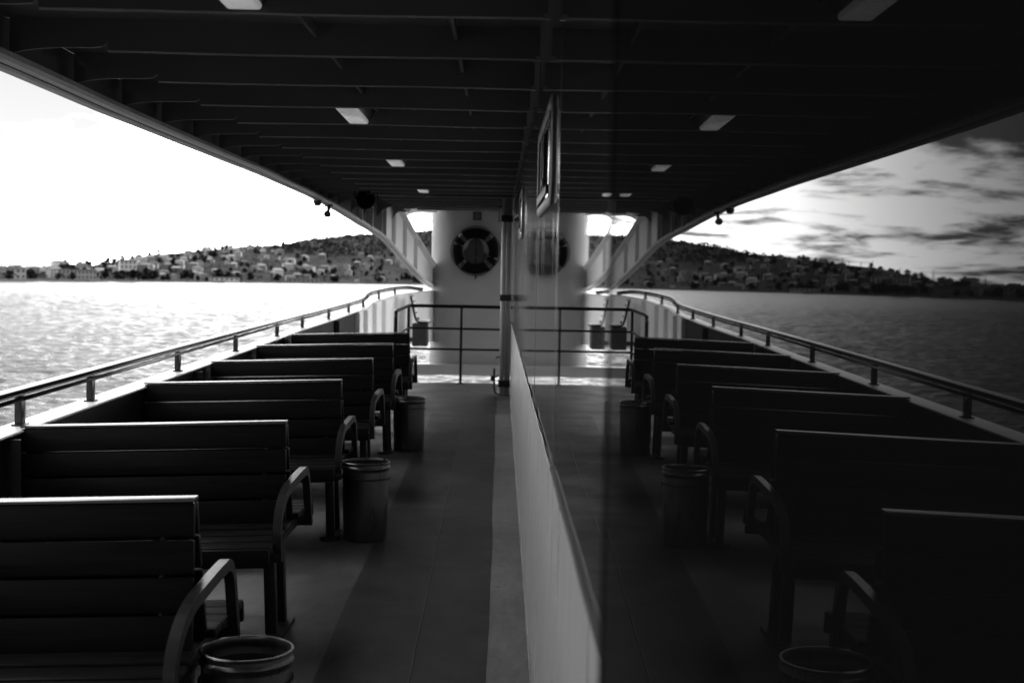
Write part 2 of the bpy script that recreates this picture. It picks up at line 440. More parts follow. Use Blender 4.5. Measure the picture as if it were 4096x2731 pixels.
# sill line: rubber gasket near, bright bead further off
b = MB(); b.tube([(npx(y) + .004, y, sill + .004) for y in frange(-6, 1.125, 30)], .009, 8)
b.tube([(WX - .002, y, sill + .002 + .0015 * math.sin(9 * y)) for y in frange(1.125, 3.2, 40)], .007, 8)
wb(b, 'sill_gasket', M['gasket'])
b = MB(); b.tube([(WX - .003 - .0012 * math.sin(11 * y), y, sill - .004 + .002 * math.sin(7 * y)) for y in frange(1.6, Y_WALL, 160)], .0035, 6)
wb(b, 'sill_bead', M['alu'])
b = MB(); b.box(((npx(1.125) + WX) / 2 + .014, 1.105, (sill + 2.6) / 2), (.04, .03, 2.6 - sill)); wb(b, 'pane_stop', M['black'])
b = MB(); b.prism([(WX + .001, sill - .004), (WX + .001, sill + .006), (npx(0) - .004, sill + .006), (npx(0) - .004, sill - .004)], -6, 1.115, 'y'); wb(b, 'sill_ledge', M['gasket'])
# back of the wall so that no light comes through the cabin
b = MB(); b.box((WX + .16, (Y_WALL - 8) / 2, 1.3), (.1, Y_WALL + 8 - .05, 2.9)); b.box((1.6, Y_WALL - .06, 1.3), (2.9, .08, 2.9))
wb(b, 'wall_core', M['black'])

def rrect(ya, yb, za, zb, r, n=6):
    out = []
    for cy, cz, a0 in ((yb - r, zb - r, 0), (ya + r, zb - r, 90), (ya + r, za + r, 180), (yb - r, za + r, 270)):
        for k in range(n + 1):
            a = math.radians(a0 + 90 * k / n); out.append((cy + r * math.cos(a), cz + r * math.sin(a)))
    return out
def vent_window(ya, yb, za, zb):
    """opening window with a proud rounded metal frame"""
    b = MB(); out = rrect(ya, yb, za, zb, .09); inn = rrect(ya + .045, yb - .045, za + .035, zb - .035, .055)
    prof = [(0, 1.0, WX), (0.0, 1.0, WX - .006), (.25, .75, WX - .011), (.8, .2, WX - .011), (1.0, 0, WX - .006), (1.0, 0, WX + .004)]
    rows = []
    for (t, _, x) in prof:
        r = [(x, o[0] * (1 - t) + i_[0] * t, o[1] * (1 - t) + i_[1] * t) for o, i_ in zip(out, inn)]
        rows.append(r + [r[0]])
    b.strip(rows, True)
    fr = wb(b, 'window_frame', M['alu'], True)
    b = MB(); b.prism(inn, WX - .004, WX - .0015, 'x')
    o = b.build('frame_pane', M['glass_flat'], None, True); o.parent = fr
    b = MB(); b.rbox((WX - .009, (ya + yb) / 2 + .1, za + .055), (.008, (yb - ya) * .7, .03), .003)
    b.rbox((WX - .015, (ya + yb) / 2 - .3, za + .075), (.016, .05, .02), .004)
    b.rbox((WX - .008, (ya + yb) / 2, (za + zb) / 2), (.006, .03, zb - za - .11), .003)
    o = b.build('frame_catch', M['alu'], None, True); o.parent = fr
    b = MB(); b.rbox((WX - .011, ya + .038, (za + zb) / 2), (.008, .022, zb - za - .10), .003)
    b.rbox((WX - .011, ya + .16, za + .026), (.008, .2, .014), .003)
    o = b.build('glint_strip', M['bright_metal'], None, True); o.parent = fr  # strip added for the bright reflection on the frame's near end
vent_window(2.27 * K, 3.11 * K, CAMZ + .155, CAMZ + .455)
vent_window(5.3 * K, 6.15 * K, CAMZ + .15, CAMZ + .47)

# ------------------------------------------------------------------ roof
roof = empty('deck_roof', (0, 0, 2.16), 'dark ribbed roof over the side deck with a curved outer edge', 'roof')
def rf(mb, name, m, sheer=True):
    o = mb.build(name, m, None, sheer); o.parent = roof; o.matrix_parent_inverse = Matrix.Translation((0, 0, -2.16)); return o
b = MB()
yl = frange(-5.2, 12.33, 110)
ZC = CAMZ + .765
def xr(y): return 3.0 if y < 9.75 else .30  # unseen side of the roof cut back so sky light reaches the bow plating
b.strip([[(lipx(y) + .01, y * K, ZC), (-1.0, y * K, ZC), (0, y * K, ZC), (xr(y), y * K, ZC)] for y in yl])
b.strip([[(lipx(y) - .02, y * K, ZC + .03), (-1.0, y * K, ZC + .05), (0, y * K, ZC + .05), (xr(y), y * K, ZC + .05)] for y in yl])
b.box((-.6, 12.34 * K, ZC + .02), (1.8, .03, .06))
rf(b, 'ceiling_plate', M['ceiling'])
i = -9
while True:
    y0 = 2.36 + .48 * i
    i += 1
    if y0 > 11.7: break
    if 12.3 < y0: break
    y = y0 * K; b = MB(); zb = CAMZ + .66
    lx = lipx(y0) + .018; lz = CAMZ + min(lipz(y0) + .02, .64)
    if y0 > 9.6: lz = max(lz, CAMZ + .5)
    xe = max(-1.33, lx + .34); jit = random.uniform(-.02, .02)
    # web with its knee towards the outer edge
    poly = [(WX - .02, ZC), (WX - .02, zb), (xe + jit, zb), (xe + jit - .004, zb + .03), (xe + jit - .02, zb + .016), (xe - .07, zb + .013)]
    for k in range(9):
        a = math.radians(90 * k / 8)
        xs = xe - .10; w = xs - lx
        poly.append((xs - w * math.sin(a), zb + .013 + (lz - zb - .013) * (1 - math.cos(a))))
    poly.append((lx, ZC))
    b.prism(poly, y - .004, y + .004, 'y')
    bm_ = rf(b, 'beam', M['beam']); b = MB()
    fx = frange(xe + jit, WX - .03, 14); prof = [(.0065 * math.sin(t), -.006 * math.cos(t)) for t in [math.radians(q) for q in (-90, -60, -30, 0, 30, 60, 90)]]
    vs = []
    for x in fx:
        sag = .0015 * math.sin(x * 5 + i)
        vs += [(x, y + p[0], zb + .004 + p[1] + sag) for p in prof]
    n = len(prof)
    b.add(vs, [(a * n + k, a * n + (k + 1) % n, (a + 1) * n + (k + 1) % n, (a + 1) * n + k) for a in range(len(fx) - 1) for k in range(n)], True)
    b.add(vs[:n], [tuple(range(n))]); b.add(vs[-n:], [tuple(range(n))])
    b.box((WX - .022, y - .004, zb + .006), (.018, .02, .016))
    o = b.build('beam_flange', M['flange'], None, True); o.parent = bm_
# two longitudinal stringers
for sx in (-.62, -.16):
    b = MB(); b.box((sx, 3.6 * K, ZC - .02), (.012, 17.2 * K, .05)); rf(b, 'stringer', M['ceiling'])
b = MB(); b.rbox((-.62, 8.72 * K, CAMZ + .675), (1.5, .05, .055), .008); rf(b, 'cable_duct', M['black'])
# outer skirt plate that sweeps down to the bulwark at the bow
b = MB(); rows = []
for y in [q for q in yl if q < 11.2] + [11.22]:
    t = max(skirt_top(y), lipz(y) + .02)
    xx = lipx(y)
    rows.append([(xx, y * K, CAMZ + lipz(y)), (xx, y * K, CAMZ + t)])
b.strip(rows, True)
b.strip([[(p[0] - .018, p[1], p[2]) for p in r] for r in rows], True)
skirt = rf(b, 'skirt_plate', M['skirt'])  # shaded stretch of the plate, darkened by colour up to the bow
b = MB(); rows = []
for y in frange(11.22, 12.5, 26):
    t = max(skirt_top(y), lipz(y) + .02); rows.append([(lipx(y), y * K, CAMZ + lipz(y)), (lipx(y), y * K, CAMZ + t)])
b.strip(rows, True); b.strip([[(p[0] - .018, p[1], p[2]) for p in r] for r in rows], True)
rf(b, 'bow_plate', M['plating'])
b = MB()
b.solid_strip([(lipx(y), y * K, CAMZ + max(skirt_top(y), lipz(y) + .02)) for y in frange(11.55, 12.5, 24)], [(-.03, -.02), (.075, -.02), (.075, .012), (-.03, .012)])
o = rf(b, 'upper_flange', M['white'])
for y0 in (10.35, 10.75, 11.22, 11.5, 11.78, 12.05):
    b = MB(); t = skirt_top(y0); z0 = lipz(y0)
    if t - z0 < .1: continue
    b.box((lipx(y0) + .03, y0 * K, CAMZ + (min(t, .76) + z0) / 2), (.05, .012, min(t, .76) - z0 - .03))
    if y0 < 11.3: b.box((lipx(y0) + .055, y0 * K - .012, CAMZ + (min(t, .76) + z0) / 2), (.01, .036, min(t, .76) - z0 - .03))
    rf(b, 'skirt_rib', M['white'])
# two-band edge trim with a dark groove between
pth = [(lipx(y), y * K, CAMZ + lipz(y)) for y in frange(-5.2, 12.5, 150)]
b = MB(); b.solid_strip(pth, [(-.006, -.002), (.028, -.002), (.040, .010), (.030, .032), (-.006, .032)]); rf(b, 'edge_trim', M['trim'])
b = MB(); b.solid_strip(pth, [(-.056, -.012), (-.020, -.012), (-.014, -.004), (-.020, .012), (-.056, .012)]); rf(b, 'edge_trim', M['trim'])
b = MB(); b.solid_strip(pth, [(-.024, -.004), (-.008, -.004), (-.008, .018), (-.024, .018)]); rf(b, 'trim_groove', M['black'])
# header with a rounded corner over the bow opening
b = MB()
z1 = CAMZ + .765; z2 = CAMZ + .675
z2 = CAMZ + .66; poly = [(-1.50, z1), (-.9, z1), (-.9, z2)]
for k in range(9):
    a = math.radians(90 * k / 8)
    poly.append((-1.13 - .28 * math.sin(a), z2 - .20 * (1 - math.cos(a))))
poly += [(-1.47, z2 - .22), (-1.50, z2 - .12)]
b.prism(poly, 12.0 * K, 12.0 * K + .02, 'y'); rf(b, 'bow_header', M['trim'])

# ------------------------------------------------------------------ bulwark and handrail
bul = empty('bulwark', (-1.93, 0, 0), 'solid side bulwark with a white cap running forward to the bow', 'bulwark')
def bw(mb, name, m):
    o = mb.build(name, m, None, True); o.parent = bul; o.matrix_parent_inverse = Matrix.Translation((1.93, 0, 0)); return o
yb = frange(-5.2, 12.5, 160)
b = MB()
def foot(y): return lerp([(10.42, -.32), (10.5, -.04), (11.1, -.02), (11.5, .20), (11.7, .29), (11.9, .31)], y)
yb = sorted(yb + [10.43, 10.5, 10.6, 11.2, 11.3, 11.4, 11.5, 11.6, 11.7, 11.8])
b.strip([[(plan(y), y * K, foot(y)), (plan(y), y * K, capz(y) - .012)] for y in yb], True)
b.strip([[(plan(y) - .03, y * K, foot(y)), (plan(y) - .03, y * K, capz(y) - .012)] for y in yb], True)
bw(b, 'bulwark_plate', M['bulwark_in'])
b = MB()
b.solid_strip([(plan(y), y * K, capz(y)) for y in yb], [(-.105, -.012), (.02, -.012), (.024, -.006), (.02, 0), (-.105, 0)])
bw(b, 'cap', M['white'])
for y0 in (1.2, 3.35, 5.4, 7.6, 9.5, 10.3, 10.62, 10.95, 11.25, 11.6, 11.95):
    b = MB(); z0 = max(0, foot(y0)) + .01; b.box((plan(y0) + .03, y0 * K, (capz(y0) - .02 + z0) / 2), (.06, .012, capz(y0) - .02 - z0))
    bw(b, 'stiffener', M['bulwark_in'] if y0 < 10 else M['plating'])
# pale inner lining of the bow part
b = MB()
b.strip([[(plan(y) + .006, y * K, max(0.0, foot(y)) + .004), (plan(y) + .006, y * K, capz(y) - .014)] for y in frange(10.45, 12.5, 40)], True)
bw(b, 'bow_lining', M['plating'])

hr = empty('handrail', (-1.96, 0, .78), 'varnished handrail on short steel posts along the bulwark', 'handrail')
def hb(mb, name, m):
    o = mb.build(name, m, None, True); o.parent = hr; o.matrix_parent_inverse = Matrix.Translation((1.96, 0, -.78)); return o
def ro(y): return plan(y) - .045
b = MB()
prof = [(.030 * math.cos(2 * math.pi * k / 14), .019 * math.sin(2 * math.pi * k / 14)) for k in range(14)]
yr = frange(-5.2, 12.3, 170)
b.solid_strip([(ro(y), y * K, railz(y)) for y in yr], prof); hb(b, 'top_rail', M['rail'])
b = MB(); b.tube([(ro(y) + .016, y * K, railz(y) - .030) for y in yr], .010, 8); hb(b, 'under_rail', M['rail'])
for y0 in (-1.0, .2, 1.3, 2.4, 3.53, 4.14, 5.26, 6.41, 7.6, 8.5, 9.45, 10.2, 10.75, 11.27, 11.7):
    b = MB(); z0 = capz(y0); z1 = railz(y0) - .02
    b.rbox((ro(y0), y0 * K, (z0 + z1) / 2), (.03, .052, z1 - z0), .004)
    b.rbox((ro(y0), y0 * K, z0 + .004), (.05, .075, .008), .003)
    hb(b, 'post', M['rail_post'])

# ------------------------------------------------------------------ benches
def make_bench():
    root = empty('bench', (0, 0, 0))
    W = 1.03
    # back rests of two leaning faces meeting at the top
    for sgn in (-1, 1):
        b = MB(); ph = .099
        for k in range(4):
            z = .833 - ph * (k + .5); t = (.834 - z) / .40
            y = sgn * (.012 + .075 * t)
            b.rbox((-W / 2 + .02, y, z), (W + .04, .024, ph - .006), .005, (sgn * .17, 0, 0))
        b.build('backrest', M['wood'], root)
    b = MB()
    b.prism([(-.029, .834), (-.028, .841), (-.023, .843), (.023, .843), (.028, .841), (.029, .834)], -W, .04, 'x')
    b.build('top_rail', M['wood_top'], root)
    for sgn in (-1, 1):
        b = MB()
        d0, d1 = (.10, .55) if sgn < 0 else (.10, .50)
        n = 4; w = (d1 - d0) / n
        for k in range(n):
            yc = sgn * (d0 + w * (k + .5)); zc = .43 + (.004 if k in (0,) else 0) - .002 * k
            b.rbox((-W / 2 + .03, yc, zc), (W + .06, w - .010, .026), .006)
        b.rbox((-W / 2 + .03, sgn * (d1 + .006), .398), (W + .06, .024, .07), .009)
        b.build('seat', M['wood'], root)
    for x in (.068, -W - .01):
        b = MB()
        pts = [(x, -.43, .36), (x, -.43, .40), (x, -.43, .455)]
        for k in range(1, 11):
            a = math.radians(90 * k / 10); pts.append((x, -.43 + .30 * (1 - math.cos(a)), .455 + .145 * math.sin(a)))
        pts += [(x, -.04, .603), (x, .08, .607), (x, .20, .608)]
        for k in range(1, 9):
            a = math.radians(84 * k / 8); pts.append((x, .20 + .09 * math.sin(a), .608 - .09 * (1 - math.cos(a))))
        pts += [(x, .31, .43), (x, .32, .36)]
        b.bar(pts, .030, .034)
        arm = b.build('armrest', M['arm'], root)
        b = MB()
        b.rbox((x - .02, -.43, .375), (.07, .035, .035), .004); b.build('arm_bracket', M['steel_dark'], arm)
        b = MB(); b.rbox((x - .02, .32, .375), (.07, .035, .035), .004); b.build('arm_bracket', M['steel_dark'], arm)
    for x in (.0, -W + .03):
        b = MB()
        b.rbox((x + .005, -.03, .385), (.035, 1.0, .055), .004)
        fr = b.build('seat_bearer', M['arm'], root)
    for x in (-.02, -W + .1):
        b = MB()
        b.rbox((x + .005, .05, .19), (.045, .05, .36), .005); b.build('leg', M['steel_dark'], root)
        b = MB(); b.rbox((x, -.13, .19), (.045, .05, .36), .005)
        lg = b.build('leg', M['steel_dark'], root)
        b = MB()
        pl = [( .055 * math.cos(a) + x, (.13 if math.sin(a) > 0 else -.13) + .055 * math.sin(a) - .04) for a in [2 * math.pi * k / 20 for k in range(20)]]
        b.prism(pl, -.004, .014, 'z'); b.build('base_plate', M['steel_dark'], lg)
    b = MB(); b.prism([(-.085, .44), (.085, .44), (.014, .81), (-.014, .81)], -.055, -.045, 'x'); b.build('back_bracket', M['black'], root)
    return root
proto = make_bench()
bx = [(2.33, -.834), (3.45, -.862), (4.65, -.866), (5.66, -.846), (6.71, -.846), (7.74, -.822)]
bl = ['nearest back to back slatted bench, cut by the left edge of the photo',
      'second back to back bench from the camera, beside the handrail post',
      'bench with a gleaming white line along its top, a bin at its end',
      'fourth bench forward, its back top thinly lit, between two darker benches',
      'fifth bench, just behind the farthest bin',
      'farthest bench, last before the end railing']
for i, (y0, x) in enumerate(bx):
    o = proto if i == 0 else copy_tree(proto)
    tag(o, bl[i], 'bench', 'slatted double benches along the side deck')
    o.location = (x, y0 * K, S * y0 * K + camber(x))
    o.rotation_euler = (random.uniform(-.006, .006), -.034 + random.uniform(-.003, .003), random.uniform(-.008, .008))

# ------------------------------------------------------------------ bins
def make_bin():
    root = empty('litter_bin', (0, 0, 0))
    R = .125; H = .415
    b = MB()
    b.lathe([(0, .004), (R - .012, .004), (R - .010, 0), (R - .008, .012), (R - .002, H * .5), (R - .001, H - .05)], 48)
    b.build('bin_body', M['bin'], root)
    b = MB(); b.lathe([(R - .004, H - .05), (R - .008, H * .5), (R - .014, .02), (0, .02)], 48); b.build('bin_lining', M['bin_in'], root)
    b = MB()
    pr = [(R - .001, H - .05), (R + .001, H - .040), (R + .0045, H - .035), (R + .006, H - .030), (R + .0045, H - .025), (R + .001, H - .020), (R + .001, H - .010),
          (R + .004, H - .007), (R + .005, H - .003), (R + .003, H), (R - .002, H), (R - .004, H - .004), (R - .004, H - .02), (R - .001, H - .027), (R - .001, H - .033), (R - .004, H - .05)]
    b.lathe(pr, 64); b.build('bin_rim', M['bin'], root)
    b = MB(); n = 150
    b.tube([((R + .004) * math.cos(2 * math.pi * k / n), (R + .004) * math.sin(2 * math.pi * k / n), H - .085 + .004 * math.sin(2 * math.pi * k / n)) for k in range(n)],
           [.0026 + .0022 * (k % 3 == 0) for k in range(n)], 6, closed=True)
    b.build('bin_chain', M['chain'], root)
    return root
bp = make_bin()
for i, (y0, x, lab) in enumerate([(2.34, -.683, 'nearest round metal bin, its open rim cut by the bottom edge'),
                                  (4.55, -.70, 'middle metal bin with a braided chain, at the leg of the third bench'),
                                  (6.70, -.697, 'farthest metal bin, beside the pale patch of deck')]):
    o = bp if i == 0 else copy_tree(bp)
    tag(o, lab, 'bin', 'round metal bins along the walkway')
    o.location = (x, y0 * K, S * y0 * K + .004); o.rotation_euler = (0, 0, i * 1.3)

# ------------------------------------------------------------------ end railing
er = empty('end_railing', (-.5, 10.35 * K, S * 10.35 * K), 'dark pipe railing closing off the end of the deck', 'railing')
def eb(mb, name, m=None):
    o = mb.build(name, m or M['rail_white'], None, True, None)
    o.parent = er; o.matrix_parent_inverse = Matrix.Translation((.5, -10.35 * K, -S * 10.35 * K)); return o
yE = 10.35 * K; xL = -1.10
b = MB()
pts = [(.30, yE, .94), (xL + .06, yE, .94), (xL + .018, yE - .018, .94), (xL, yE - .06, .94), (xL - .01, 9.25 * K, .945), (xL - .01, 9.17 * K, .93), (xL - .01, 9.15 * K, .88), (xL - .01, 9.15 * K, 0)]
b.tube(pts, .021, 10); eb(b, 'top_rail')
for z in (.67, .42):
    b = MB(); b.tube([(.30, yE, z), (xL, yE, z)], .013, 8); eb(b, 'mid_rail')
    b = MB(); b.tube([(xL, yE, z), (xL - .01, 9.15 * K, z)], .013, 8); eb(b, 'mid_rail')
for x in (xL, -.46, .05):
    b = MB(); b.tube([(x, yE, .93), (x, yE, 0)], .018, 8); b.lathe([(0, .012), (.05, .012), (.05, 0)], 16, (x, yE, 0)); eb(b, 'post')

# ------------------------------------------------------------------ pole cluster at the wall end
xp, yp = .066, 9.55 * K
pl = empty('standpipe', (xp, yp, S * yp), 'pale bundle of vertical pipes with dark clamps at the wall end', 'pipe')
def pb(mb, name, m):
    o = mb.build(name, m, None, True); o.parent = pl; o.matrix_parent_inverse = Matrix.Translation((-xp, -yp, -S * yp)); return o
b = MB()
b.tube([(xp - .030, yp, 0), (xp - .030, yp, 2.2)], .028, 14); pb(b, 'pipe', M['pole'])
b = MB(); b.tube([(xp + .020, yp + .02, 0), (xp + .020, yp + .02, 2.2)], .022, 14); pb(b, 'pipe', M['pole'])
b = MB(); b.tube([(xp + .050, yp - .01, 0), (xp + .050, yp - .01, 2.2)], .012, 12); pb(b, 'pipe', M['pole'])
for z in (1.97, 1.09, .13):
    b = MB(); b.rbox((xp, yp, z), (.134, .09, .05), .01); pb(b, 'clamp', M['steel_dark'])
    b = MB(); b.rbox((xp, yp, z + .03), (.14, .095, .012), .004); b.rbox((xp, yp, z - .03), (.14, .095, .012), .004); pb(b, 'clamp_band', M['alu'])
b = MB(); b.tube([(xp - .06, yp - .03, .22), (xp - .11, yp - .03, .20), (xp - .115, yp - .03, .10), (xp - .10, yp - .03, .03), (xp - .05, yp - .03, .0)], .010, 8)
b.tube([(xp - .112, yp - .03, .30), (xp - .112, yp - .03, .12)], .012, 8); b.lathe([(0, -.02), (.03, -.016), (.034, 0), (.03, .016), (0, .02)], 14, (xp - .135, yp - .03, .19), 'x')
pb(b, 'valve_handle', M['steel_dark'])
b = MB(); b.tube([(xp - .05, yp - .02, .43), (xp - .085, yp - .02, .43), (xp - .10, yp - .02, .41)], .009, 8); pb(b, 'hook', M['steel_dark'])
b = MB(); b.tube([(xp - .02, yp, 2.12), (xp - .09, yp - .01, 2.10), (xp - .10, yp - .01, 2.09)], .012, 8); b.tube([(xp - .085, yp - .01, 2.10), (xp - .09, yp - .01, 1.93)], .009, 8); pb(b, 'lever', M['alu_dark'])

# ------------------------------------------------------------------ bulkhead
bk = empty('bulkhead', (-.4, Y_BLK, S * Y_BLK), 'pale rounded bulkhead facing the deck, life ring hung on it', 'bulkhead')
b = MB(); R = .36; xl = -1.015
poly = [(3.0, Y_BLK)]
for k in range(17):
    a = math.radians(90 * k / 16)
    poly.append((xl + R - R * math.sin(a), Y_BLK + R * 1.1 - R * 1.1 * math.cos(a)))
poly += [(xl, Y_BLK + 1.3), (3.0, Y_BLK + 1.3)]
b.prism(poly, .0, CAMZ + .8, 'z', True)
o = b.build('bulkhead_shell', M['bulkhead'], None, True); o.parent = bk; o.matrix_parent_inverse = Matrix.Translation((.4, -Y_BLK, -S * Y_BLK))
b = MB(); poly2 = [(p[0] + (-.012 if p[0] < 2 else 0), p[1] - (.012 if p[1] < Y_BLK + .6 else 0)) for p in poly]
b.prism(poly2, .001, .13, 'z', True)
o = b.build('kick_band', M['bulkhead'], None, True); o.parent = bk; o.matrix_parent_inverse = Matrix.Translation((.4, -Y_BLK, -S * Y_BLK))

# life ring
rz = 1.634 + S * Y_BLK; ry = Y_BLK - .055
lr = empty('life_ring', (-.36, ry, rz), 'dark round life ring with four pale bands, hung on the bulkhead', 'life ring')
b = MB(); n = 64
b.tube([(.262 * math.cos(2 * math.pi * k / n), 0, .262 * math.sin(2 * math.pi * k / n)) for k in range(n)], .072, 16, closed=True)
for v in range(len(b.v)):
    p = b.v[v]; b.v[v] = (p[0], p[1] * .72, p[2])
b.build('ring_body', M['ring'], lr)
for q in (45, 135, 225, 315):
    b = MB(); b.tube([(.262 * math.cos(math.radians(q + d)), 0, .262 * math.sin(math.radians(q + d))) for d in frange(-6, 6, 7)], .0745, 16)
    for v in range(len(b.v)):
        p = b.v[v]; b.v[v] = (p[0], p[1] * .74, p[2])
    b.build('ring_band', M['band'], lr)
b = MB()
for q in range(4):
    a0 = 45 + 90 * q
    b.tube([((.335 + .018 * math.sin(math.pi * t)) * math.cos(math.radians(a0 + 90 * t)), -.01, (.335 + .018 * math.sin(math.pi * t)) * math.sin(math.radians(a0 + 90 * t))) for t in frange(0, 1, 14)], .008, 6)
b.tube([(0, -.01, -.34), (.01, -.02, -.37), (.0, -.01, -.40)], .012, 6)
b.build('grab_line', M['ring'], lr)
b = MB(); b.rbox((0, .03, .0), (.05, .03, .035), .006); b.rbox((0, .03, -.06), (.045, .03, .03), .006); b.rbox((0, .045, .0), (.03, .012, .55), .003)
b.build('bracket', M['steel_dark'], lr)
b = MB(); b.prism([(.16 * math.sin(a) * (1.0 if math.cos(a) < 0 else .75), -.19 * math.cos(a) * -1 - .0) for a in [2 * math.pi * k / 24 for k in range(24)]], .040, .0435, 'y'); b.build('backing_plate', M['band'], lr)

sg = empty('sign', (-.345, Y_BLK - .006, 2.137 + S * Y_BLK), 'small square dark sign with a ring symbol above the life ring', 'sign')
b = MB(); b.rbox((0, 0, 0), (.125, .006, .125), .002); b.build('sign_plate', M['sign_dark'], sg)
b = MB()
b.tube([(.028 * math.cos(2 * math.pi * k / 24), -.004, .028 * math.sin(2 * math.pi * k / 24) + .006) for k in range(24)], .007, 6, closed=True)
b.build('sign_symbol', M['sign_light'], sg)

# ------------------------------------------------------------------ ceiling lights
def make_light():
    root = empty('ceiling_light', (0, 0, 0))
    b = MB(); L = .60
    b.prism([(-.075, .10), (-.075, .035), (-.05, .0), (.05, .0), (.075, .035), (.075, .10)], -L / 2, L / 2, 'y')
    b.rbox((.11, .1, .06), (.08, .05, .03), .006); b.tube([(.14, .1, .06), (.20, .1, .062)], .010, 8); b.rbox((.215, .1, .062), (.05, .035, .03), .005)
    b.build('lamp_case', M['lamp_case'], root)
    b = MB(); b.rbox((0, 0, -.008), (.096, L - .02, .022), .009); b.build('diffuser', M['diffuser'], root)
    return root
lp = make_light()
for i, (y0, x, lab) in enumerate([(2.15, -.705, 'nearest ceiling light, cut off by the top edge'), (4.08, -.715, 'dirty ceiling light with a cable plug, between roof beams'),
                                  (6.0, -.75, 'third ceiling light from the camera, small and bright'), (8.38, -.775, 'farthest ceiling light, a tiny bright bar before the bulkhead')]):
    o = lp if i == 0 else copy_tree(lp)
    tag(o, lab, 'ceiling light', 'lights between the roof beams')
    o.location = (x, y0 * K, CAMZ + .675 + S * y0 * K + .012)

# round floodlight under the roof
fy = 8.8 * K
fl = empty('floodlight', (-1.39, fy, 2.10 + S * fy), 'round black floodlight in a yoke under the roof corner', 'floodlight')
b = MB(); b.lathe([(0, -.05), (.085, -.05), (.098, -.058), (.104, -.05), (.102, .0), (.085, .07), (.04, .10), (0, .10)], 36, (0, 0, 0), 'y'); b.build('lamp_body', M['black'], fl)
b = MB(); b.lathe([(0, -.053), (.082, -.053), (.084, -.05)], 36, (0, 0, 0), 'y'); b.build('lens', M['glass_flat'], fl)
b = MB(); b.tube([(-.115, 0, .0), (-.115, 0, .15), (-.10, 0, .165), (.10, 0, .165), (.115, 0, .15), (.115, 0, 0)], .007, 6); b.rbox((0, 0, .165), (.3, .03, .012), .003)
b.tube([(-.09, .0, .16), (-.13, .0, .145), (-.12, 0, .12), (-.05, .0, .13), (0, 0, .09)], .005, 6); b.build('yoke', M['black'], fl)

# small hanging lamp below the roof edge
hy = 9.25 * K
hl = empty('edge_lamp', (lipx(9.25) - .01, hy, CAMZ + lipz(9.25) + S * hy), 'small black lamp hanging below the curved roof edge', 'lamp')
b = MB(); b.rbox((0, 0, -.01), (.085, .06, .03), .006); b.rbox((.002, 0, -.045), (.036, .03, .06), .006); b.build('mount', M['black'], hl)
b = MB(); b.lathe([(0, -.05), (.036, -.05), (.040, -.04), (.036, .04), (.015, .055), (0, .055)], 20, (-.008, 0, -.105), 'y'); b.build('lamp_head', M['black'], hl)
b = MB(); b.tube([(.03, 0, 0), (.05, .0, .06), (.03, 0, .13), (.035, 0, .16)], .004, 6); b.build('cable', M['black'], hl)
dy = 8.75 * K
dl = MB(); dl.lathe([(0, -.05), (.03, -.045), (.045, -.02), (.048, 0.01), (0, .012)], 20)
o = dl.build('dome_lamp', M['lamp_case']); o.location = (lipx(8.75) - .03, dy, CAMZ + lipz(8.75) + S * dy - .018); tag(o, 'small rounded dome fitting under the curved roof edge', 'lamp')
wy = 11.5 * K
o2 = empty('bow_lamp', (-1.265, wy, CAMZ + .655 + S * wy), 'tiny white lamp above the bow opening', 'lamp')
b = MB(); b.lathe([(0, .035), (.02, .03), (.034, .01), (.03, -.02), (0, -.03)], 18, (.02, 0, 0)); b.build('globe', M['lamp_white'], o2)
b = MB(); b.rbox((-.05, 0, -.01), (.10, .03, .03), .006); b.rbox((-.08, 0, .06), (.03, .03, .12), .005); b.build('bracket', M['alu_dark'], o2)

# bow seat beside the bulkhead
sy = 11.72 * K
bs = empty('bow_chair', (-1.08, sy, S * sy), 'small chair with a dark curved frame beside the bulkhead', 'chair')
b = MB()
for dy in (-.22, .22):
    b.tube([(-.125, dy, 1.0), (-.10, dy, .88), (-.07, dy, .74), (-.045, dy, .67), (-.01, dy, .645), (.12, dy, .64)], .014, 8)
b.build('seat_frame', M['black'], bs)
b = MB()
for k in range(4): b.rbox((-.105 + .018 * k, 0, .96 - .075 * k), (.018, .43, .062), .004, (0, -.2, 0))
b.build('seat_back', M['plating'], bs)
b = MB(); b.rbox((.04, 0, .662), (.16, .43, .02), .005); b.build('seat_plank', M['plating'], bs)
b = MB(); b.rbox((.0, .0, .475), (.20, .42, .31), .01); b.rbox((-.01, -.215, .47), (.05, .012, .26), .004); b.build('pedestal', M['bulwark_in'], bs)
b = MB(); b.rbox((-.19, -.12, .40), (.20, .03, .05), .004); b.build('wall_bracket', M['bulwark_in'], bs)
b = MB(); b.rbox((-.19, .12, .40), (.16, .03, .05), .004); b.build('wall_bracket', M['bulwark_in'], bs)

